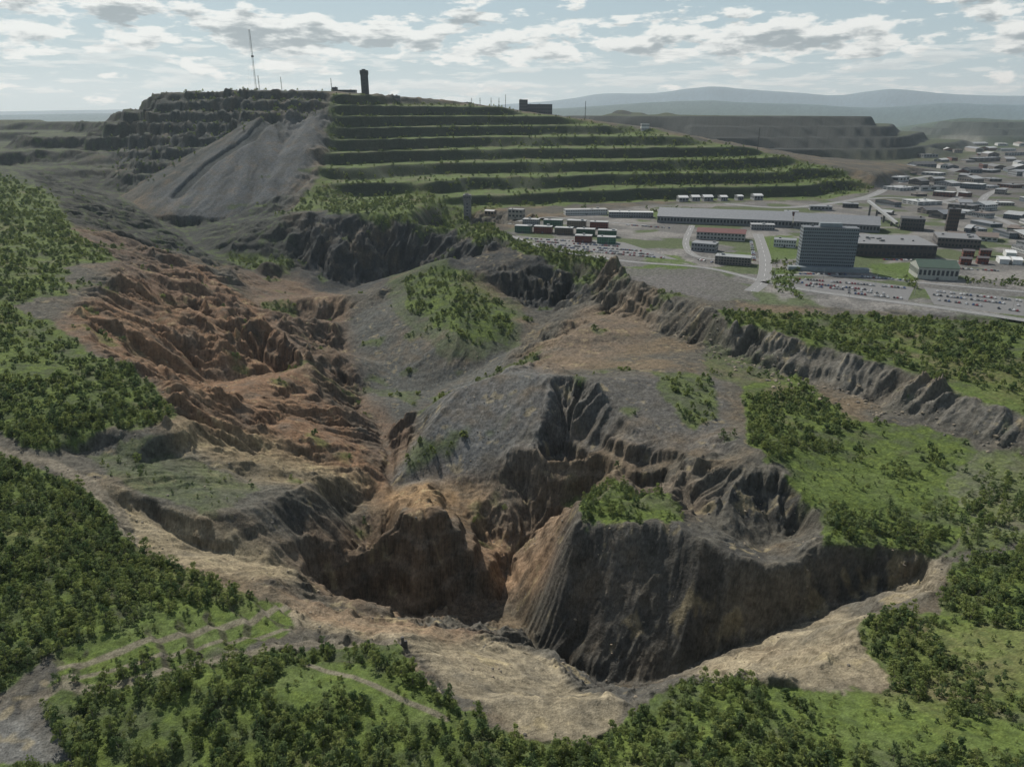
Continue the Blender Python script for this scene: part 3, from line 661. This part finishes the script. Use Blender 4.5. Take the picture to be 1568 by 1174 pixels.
# conveyor gallery
cg=empty('conveyor_gallery'); B=MB(); a_=Vector(G(1326,330)); b_=Vector(G(1372,349)); d=(b_-a_); L=d.length; d.normalize(); s=Vector((-d.y,d.x,0)); z0,z1=22,5
q=[]
for p,z in ((a_,z0),(b_,z1)):
    for sx,dz in ((-2,0),(2,0),(2,3.5),(-2,3.5)): q.append(tuple(p+s*sx+Vector((0,0,z+dz))))
B.V=q; B.F=[(0,1,2,3),(4,7,6,5),(0,4,5,1),(1,5,6,2),(2,6,7,3),(3,7,4,0)]; B.obj('gallery',mat((.30,.31,.31)),cg)
B=MB()
for t in (.1,.35,.6,.85):
    p=a_+d*L*t; B.box((p.x,p.y,0),(d.x,d.y),(s.x,s.y),-.4,.4,-1.6,1.6,0,z0*(1-t)+z1*t-.01)
B.obj('trestles',mat((.12,.12,.12)),cg)
# roads -------------------------------------------------------------------
ASPH=mat((.20,.20,.195),.9,0,.15,'asphalt'); KERB=mat((.28,.28,.27),.9,0,.1,'kerb_concrete'); LINE=mat((.7,.7,.68),.7,0,.05,'road_marking')
def road(name,uv,w,h0=.06,conv=G):
    W=[Vector(conv(u,v)) for u,v in uv]; pt=[]
    for i in range(len(W)-1):
        p0=W[max(i-1,0)];p1=W[i];p2=W[i+1];p3=W[min(i+2,len(W)-1)]
        for j in range(8):
            t=j/8; pt.append(.5*((2*p1)+(p2-p0)*t+(2*p0-5*p1+4*p2-p3)*t*t+(3*p1-p0-3*p2+p3)*t**3))
    pt.append(W[-1]); e=empty(name)
    def strip(o0,o1,z,m,nm,dash=False,thick=0):
        B=MB()
        Ls=[];
        for i,p in enumerate(pt):
            d=(pt[min(i+1,len(pt)-1)]-pt[max(i-1,0)]); d.z=0; d.normalize(); n_=Vector((-d.y,d.x,0)); Ls.append((p+n_*o0,p+n_*o1))
        for i in range(len(Ls)-1):
            if dash and i%2: continue
            a,b_=Ls[i];c,d_=Ls[i+1]; up=lambda v,zz: (v.x,v.y,v.z+zz)
            B.poly([up(a,z),up(b_,z),up(d_,z),up(c,z)])
            if thick: B.poly([up(a,z),up(c,z),up(c,z-thick),up(a,z-thick)]); B.poly([up(b_,z),up(d_,z),up(d_,z-thick),up(b_,z-thick)])
        B.obj(nm,m,e)
    strip(-w/2,w/2,h0,ASPH,'carriageway'); strip(-w/2-.35,-w/2,h0+.12,KERB,'kerb_left',False,.3); strip(w/2,w/2+.35,h0+.12,KERB,'kerb_right',False,.3)
    strip(-.12,.12,h0+.03,LINE,'centre_line',True)
road('access_road',[(1640,502),(1568,490),(1440,471),(1330,457),(1230,443),(1165,430)],11)
road('plant_street',[(1150,446),(1168,430),(1172,400),(1166,375),(1160,358)],13)
road('rim_road',[(770,352),(800,368),(850,383),(960,400),(1080,410),(1168,431)],8,.10)
road('plant_street',[(1165,430),(1185,424),(1215,421),(1330,424),(1400,432),(1568,447)],8,.14)
road('plant_street',[(1060,345),(1050,372),(1065,392),(1110,398)],8,.10)
road('mine_haul_road',[(990,345),(900,338),(840,333),(790,340),(772,350)],8,.14)
road('mine_haul_road',[(1110,312),(1200,318),(1290,309),(1338,298),(1358,284),(1346,272),(1325,264)],18,.06)
road('mine_haul_road',[(1290,309),(1360,303),(1440,308),(1470,300),(1468,287),(1440,282)],16,.18)
road('mine_haul_road',[(1440,308),(1500,325),(1568,350),(1640,375)],14,.14)
road('mine_haul_road',[(1358,284),(1420,270),(1500,262),(1600,262)],18,.22)
road('mine_haul_road',[(1500,325),(1510,300),(1550,285),(1600,280)],14,.26)
PK=mat((.15,.15,.148),.9,0,.12,'parking_asphalt')
for q_ in ([(800,363),(955,371),(1040,398),(870,383)],[(1205,427),(1300,427),(1400,440),(1390,460),(1280,448),(1215,438)],[(1415,440),(1568,458),(1568,484),(1430,466)]):
    B=MB(); B.poly([G(u,v,.03) for u,v in q_]); B.obj('car_park',PK)
# cars
def car(c,i):
    B=bmesh.new()
    prof=[(-2.15,.35),(-2.2,.85),(-1.7,.95),(-1.2,1.42),(.35,1.45),(1.05,.98),(2.05,.82),(2.15,.35)]
    L_=[B.verts.new((x,-.86 if z<1.2 else -.66,z)) for x,z in prof]; R_=[B.verts.new((x,.86 if z<1.2 else .66,z)) for x,z in prof]
    B.faces.new(L_); B.faces.new(R_[::-1]); gl=[]
    for k in range(len(prof)):
        k2=(k+1)%len(prof); f=B.faces.new((L_[k],R_[k],R_[k2],L_[k2])); 
        if k in (2,4): f.material_index=1
    for sgn in (-1,1):
        q=[B.verts.new(p) for p in ((-1.45,sgn*.875,1.0),(-1.1,sgn*.70,1.36),(.3,sgn*.70,1.38),(.85,sgn*.875,1.0))]; f=B.faces.new(q); f.material_index=1
        for x in (-1.35,1.35):
            r=bmesh.ops.create_cone(B,cap_ends=True,segments=10,radius1=.33,radius2=.33,depth=.22)
            for v in r['verts']: 
                cx,cy,cz=v.co; v.co=(x+cx,sgn*.80+cz,.33+cy)
            for v in r['verts']:
                for f in v.link_faces: f.material_index=2
    me=bpy.data.meshes.new('parked_car'); B.to_mesh(me); B.free()
    for m in (mat(c,.35,.0,.02,'car_paint'),GLASS,mat((.02,.02,.02),.9,0,.05,'tyre')): me.materials.append(m)
    return bpy.data.objects.new('parked_car',me)
cCar=coll('car_forms',[car(c,i) for i,c in enumerate(((.65,.65,.65),(.03,.03,.035),(.30,.31,.32),(.25,.03,.03),(.05,.09,.2),(.7,.7,.68),(.12,.13,.13)))])
pc=[];rc_=[];ic=[]
ROWS=[[(805,366),(900,371)],[(815,370),(950,378)],[(835,374.5),(985,385)],[(860,379),(1005,391)],[(890,384.5),(1020,396)],[(1070,398),(1095,403)],
[(1215,432),(1345,446)],[(1220,427.5),(1390,442)],[(1235,437.5),(1360,451)],[(1300,449),(1385,458)],[(1425,446),(1568,462)],[(1430,452),(1568,469)],[(1432,459),(1568,478)],
[(1150,370),(1155,400)],[(1225,420),(1300,421)],[(1320,424),(1400,431)],[(960,345),(1030,350)],[(1350,398),(1400,399)],[(1470,412),(1540,416)],[(1300,365),(1370,368)]]
for a,b_ in ROWS:
    p=Vector(G(*a));q=Vector(G(*b_)); d=q-p; L=d.length; d.normalize(); ang=math.atan2(d.y,d.x)+math.pi/2; n_=int(L/2.75)
    for i in range(n_):
        if random.random()<.22: continue
        c=p+d*(i*2.75); pc.append((c.x,c.y,.04+.12)); rc_.append((0,0,ang+random.choice((0,math.pi))+random.gauss(0,.03))); ic.append(random.randrange(7))
scatter('parked_cars',pc,rc_,np.ones((len(pc),3)),ic,cCar)
def lamp(x,y,z,h,name='street_lamp'):
    e=empty(name); B=MB(); B.box((x,y,z),(1,0),(0,1),-.12,.12,-.12,.12,0,h); B.obj('pole',mat((.3,.3,.3),.5),e)
    B=MB(); B.box((x,y,z),(1,0),(0,1),-.12,1.8,-.1,.1,h+.003,h+.16); B.box((x,y,z),(1,0),(0,1),1.2,2.0,-.2,.2,h-.12,h+.0); B.obj('arm_and_head',mat((.2,.2,.2),.5),e)
for u,v in ((850,376),(930,384),(1010,398),(1185,428),(1260,430),(1340,440),(1400,452),(1480,464),(1550,474),(1160,400),(1178,380),(1300,455),(1100,405),(1240,446)):
    p=G(u,v); lamp(p[0],p[1],0,13)
def tower(name,x,y,z,w,h,c,head=.25,tw=1.15,dep=None):
    e=empty(name); dep=dep or w; B=MB(); B.box((x,y,z),(1,0),(0,1),-w/2,w/2,-dep/2,dep/2,-3,h*(1-head)); B.obj('shaft',mat(c,.85,0,.2,'concrete'),e)
    B=MB(); B.box((x,y,z),(1,0),(0,1),-w*tw/2,w*tw/2,-dep*tw/2,dep*tw/2,h*(1-head)+.004,h); B.box((x,y,z),(1,0),(0,1),-w*.3,w*.2,-dep*.2,dep*.3,h+.004,h+h*.05); B.obj('head_house',mat(tuple(k*.85 for k in c),.85,0,.2,'concrete'),e)
    B=MB()
    for k in range(4): B.box((x,y,z),(1,0),(0,1),-w*.12,w*.12,-dep*.5-.06,-dep*.5-.004,h*(.12+.15*k),h*(.17+.15*k))
    for k in range(4): B.box((x,y,z),(1,0),(0,1),-w*tw*.4+k*w*tw*.22,-w*tw*.4+k*w*tw*.22+w*tw*.13,-dep*tw*.5-.06,-dep*tw*.5-.004,h*(1-head*.6),h*(1-head*.35))
    B.obj('windows',GLASS,e)
p=hit(716,332); s_=1/pxm(p[1]); tower('concrete_shaft_tower',p[0],p[1],p[2],11*s_,33*s_,(.17,.17,.17),.22,1.12)
def onhill(u,Dy): 
    d=ray(u,150); x=d[0]/d[1]*Dy; return x,Dy,zat(x,Dy)
def topz(v,Dy): d=ray(784,v); return CAMZ+Dy*d[2]/d[1]
x,y,z=onhill(560,1830); h=topz(108,1830)-z; tower('mine_headframe',x,y,z,9.5/pxm(1830),h,(.045,.045,.05),.18,1.12)
def hb(name,u1,u2,Dy,vt,dep,c,fl=2,bays=8):
    x1,_,z1=onhill(u1,Dy);x2,_,z2=onhill(u2,Dy); z0=min(z1,z2); building(name,(x1,Dy,z0),(x2,Dy,z0),dep,topz(vt,Dy)-z0,c,tuple(k*.9 for k in c),'flat',fl,bays)
hb('hilltop_building',518,545,1820,138,18,(.10,.09,.09)); hb('hilltop_building',509,517,1820,134,10,(.12,.11,.11))
hb('hilltop_building',600,612,1900,147,12,(.12,.10,.10)); hb('hilltop_building',710,722,2150,157,14,(.14,.13,.12))
hb('crusher_building',797,846,2160,160,30,(.075,.075,.08),3,14); hb('crusher_building',795,808,2130,153,20,(.08,.08,.085),4,4)
hb('hilltop_building',985,997,1990,190,16,(.5,.5,.5))
def mast(name,u,Dy,vt,w=1.6,guys=True):
    x,y,z=onhill(u,Dy); h=topz(vt,Dy)-z; e=empty(name); B=MB()
    for sx,sy in ((-1,-1),(1,-1),(0,1)): B.box((x,y,z),(1,0),(0,1),sx*w/2-.2,sx*w/2+.2,sy*w/2-.2,sy*w/2+.2,-1,h)
    n_=int(h/w/1.5)
    for k in range(n_):
        zz=h*(k+.5)/n_; B.box((x,y,z),(1,0),(0,1),-w/2+.21,w/2-.21,-w/2-.1,-w/2+.1,zz,zz+.3); 
    B.box((x,y,z),(1,0),(0,1),-w*.9,w*.9,-w*.6,w*.6,h*.55,h*.58)
    B.obj('lattice',mat((.05,.045,.045),.6,.3),e)
    if guys:
        B=MB()
        for a in (0.3,2.4,4.5):
            for hh in (.5,.92):
                t=Vector((x,y,z+h*hh)); gx_,gy_=x+math.cos(a)*h*.3,y+math.sin(a)*h*.3; b2=Vector((gx_,gy_,zat(gx_,gy_))); dv=(b2-t).normalized(); s1=dv.orthogonal().normalized()*.03; s2=dv.cross(s1)
                B.poly([t+s1,b2+s1,b2-s1,t-s1]); B.poly([t+s2,b2+s2,b2-s2,t-s2])
        B.obj('guy_wires',mat((.1,.1,.1),.5,.5),e)
mast('radio_mast',394,1740,45,2.8); mast('small_antenna_mast',399,1740,116,1.6,False); mast('small_antenna_mast',433,1760,118,1.1,False); mast('small_antenna_mast',509,1800,120,1.1,False)
mast('small_antenna_mast',774,2170,145,1.3,False); mast('small_antenna_mast',897,2080,155,1.5,False); mast('small_antenna_mast',1169,1850,196,1.2,False)
for u in (722,735,752,764): mast('power_pylon',u,2150,150,2.2,False)
x,y,z=hit(617,990); e=empty('ruined_concrete_abutment'); B=MB(); B.box((x,y,z),(.95,.3),(-.3,.95),-.5,.5,-.4,.4,-1,4.2); B.box((x,y,z),(.95,.3),(-.3,.95),-3.2,-.504,-.3,.3,-1,1.6); B.box((x,y,z),(.95,.3),(-.3,.95),.504,1.6,-.35,.35,-1,2.4); B.obj('broken_wall',mat((.10,.095,.09),.9,0,.25,'old_concrete'),e)
print('built',time.time()-T0)

# ---- atmosphere: a real, thin homogeneous haze layer ----------------------
B=MB(); B.box((0,0,0),(1,0),(0,1),-30000,30000,-3000,34000,-300,1300)
hm=bpy.data.materials.new('haze_volume'); hm.use_nodes=True; nt=hm.node_tree; nt.nodes.clear(); out=nt.nodes.new('ShaderNodeOutputMaterial'); vs=nt.nodes.new('ShaderNodeVolumeScatter'); vs.inputs['Color'].default_value=(.78,.92,1,1); vs.inputs['Density'].default_value=2.4e-5; vs.inputs['Anisotropy'].default_value=.3; nt.links.new(vs.outputs[0],out.inputs['Volume'])
B.obj('haze_layer',hm)

# ---- camera, light, world ----------------------------------------------
cam=bpy.data.cameras.new('camera'); co_=bpy.data.objects.new('camera',cam); sc.collection.objects.link(co_); co_.location=(0,0,CAMZ); co_.rotation_euler=(math.radians(90)-PITCH,0,0)
cam.sensor_width=36; cam.lens=36*F/1568; cam.clip_start=1; cam.clip_end=120000; sc.camera=co_
SE,SA=math.radians(42),math.radians(-28)  # elevation, azimuth clockwise from +Y
sd=Vector((math.cos(SE)*math.sin(SA),math.cos(SE)*math.cos(SA),math.sin(SE)))
sun=bpy.data.lights.new('sun','SUN'); sun.energy=4.7; sun.angle=math.radians(.6); sun.color=(1,.95,.86); so=bpy.data.objects.new('sun',sun); so.rotation_euler=(-sd).to_track_quat('-Z','Y').to_euler(); sc.collection.objects.link(so)
w=bpy.data.worlds.new('World'); sc.world=w; w.use_nodes=True; nt=w.node_tree; N=nt.nodes; Lk=nt.links; bg=N['Background']; bg.inputs['Strength'].default_value=.08
st=N.new('ShaderNodeTexSky'); st.sky_type='NISHITA'; st.sun_disc=False; st.sun_elevation=SE; st.sun_rotation=SA; st.altitude=500
tc=N.new('ShaderNodeTexCoord'); sx=N.new('ShaderNodeSeparateXYZ'); Lk.new(tc.outputs['Generated'],sx.inputs[0])
def M(op,a,b=None,c=None):
    n=N.new('ShaderNodeMath'); n.operation=op
    for i,v in enumerate((a,b,c)):
        if v is None: continue
        if isinstance(v,(int,float)): n.inputs[i].default_value=v
        else: Lk.new(v,n.inputs[i])
    return n.outputs[0]
def MR(v,a,b,c,d,sm=True):
    n=N.new('ShaderNodeMapRange'); n.interpolation_type='SMOOTHSTEP' if sm else 'LINEAR'; Lk.new(v,n.inputs['Value'])
    for k,x in zip(('From Min','From Max','To Min','To Max'),(a,b,c,d)): n.inputs[k].default_value=x
    return n.outputs[0]
azn=M('ARCTAN2',sx.outputs[0],sx.outputs[1]); el=sx.outputs[2]
def layer(kx,ky,off,de,det=9,ro=.58):
    e2=M('ADD',el,de); cb=N.new('ShaderNodeCombineXYZ'); Lk.new(M('MULTIPLY',azn,kx),cb.inputs[0]); Lk.new(M('MULTIPLY',e2,ky),cb.inputs[1]); cb.inputs[2].default_value=off
    n=N.new('ShaderNodeTexNoise'); n.inputs['Scale'].default_value=1; n.inputs['Detail'].default_value=det; n.inputs['Roughness'].default_value=ro; Lk.new(cb.outputs[0],n.inputs['Vector']); return n.outputs['Fac']
cov=M('SUBTRACT',MR(el,.045,.08,-.09,.055),MR(el,.108,.128,0,.14))
n0=M('ADD',layer(15,50,5.3,0),cov); n1_=M('ADD',layer(15,50,5.3,.009),cov)
cov2=M('SUBTRACT',MR(el,.008,.03,-.05,.03),MR(el,.07,.09,0,.3))
m0=M('ADD',layer(16,110,8.4,0),cov2); m1=M('ADD',layer(16,110,8.4,.004),cov2)
cloud=M('MAXIMUM',MR(n0,.48,.56,0,1),M('MULTIPLY',MR(m0,.50,.62,0,1),.55))
core=M('MAXIMUM',M('MULTIPLY',MR(n1_,.53,.68,0,1),1.0),M('MULTIPLY',MR(m1,.54,.68,0,1),.4))
def RGB(f,a,b):
    n=N.new('ShaderNodeMix'); n.data_type='RGBA'; Lk.new(f,n.inputs['Factor'])
    for k,v in (('A',a),('B',b)):
        if isinstance(v,tuple): n.inputs[k].default_value=(*v,1)
        else: Lk.new(v,n.inputs[k])
    return n.outputs['Result']
K=1/.08
haze=RGB(MR(el,0,.16,.92,.1),st.outputs[0],(.60*K,.67*K,.67*K))
sky1=RGB(MR(el,.16,.5,.75,0),haze,(.38*K,.51*K,.57*K))
cc=RGB(core,(.84*K,.87*K,.85*K),(.30*K,.35*K,.375*K))
fin=RGB(cloud,sky1,cc); Lk.new(fin,bg.inputs['Color'])
sc.view_settings.view_transform='Standard'; sc.view_settings.look='None'; sc.view_settings.exposure=0
print('done',time.time()-T0,info)
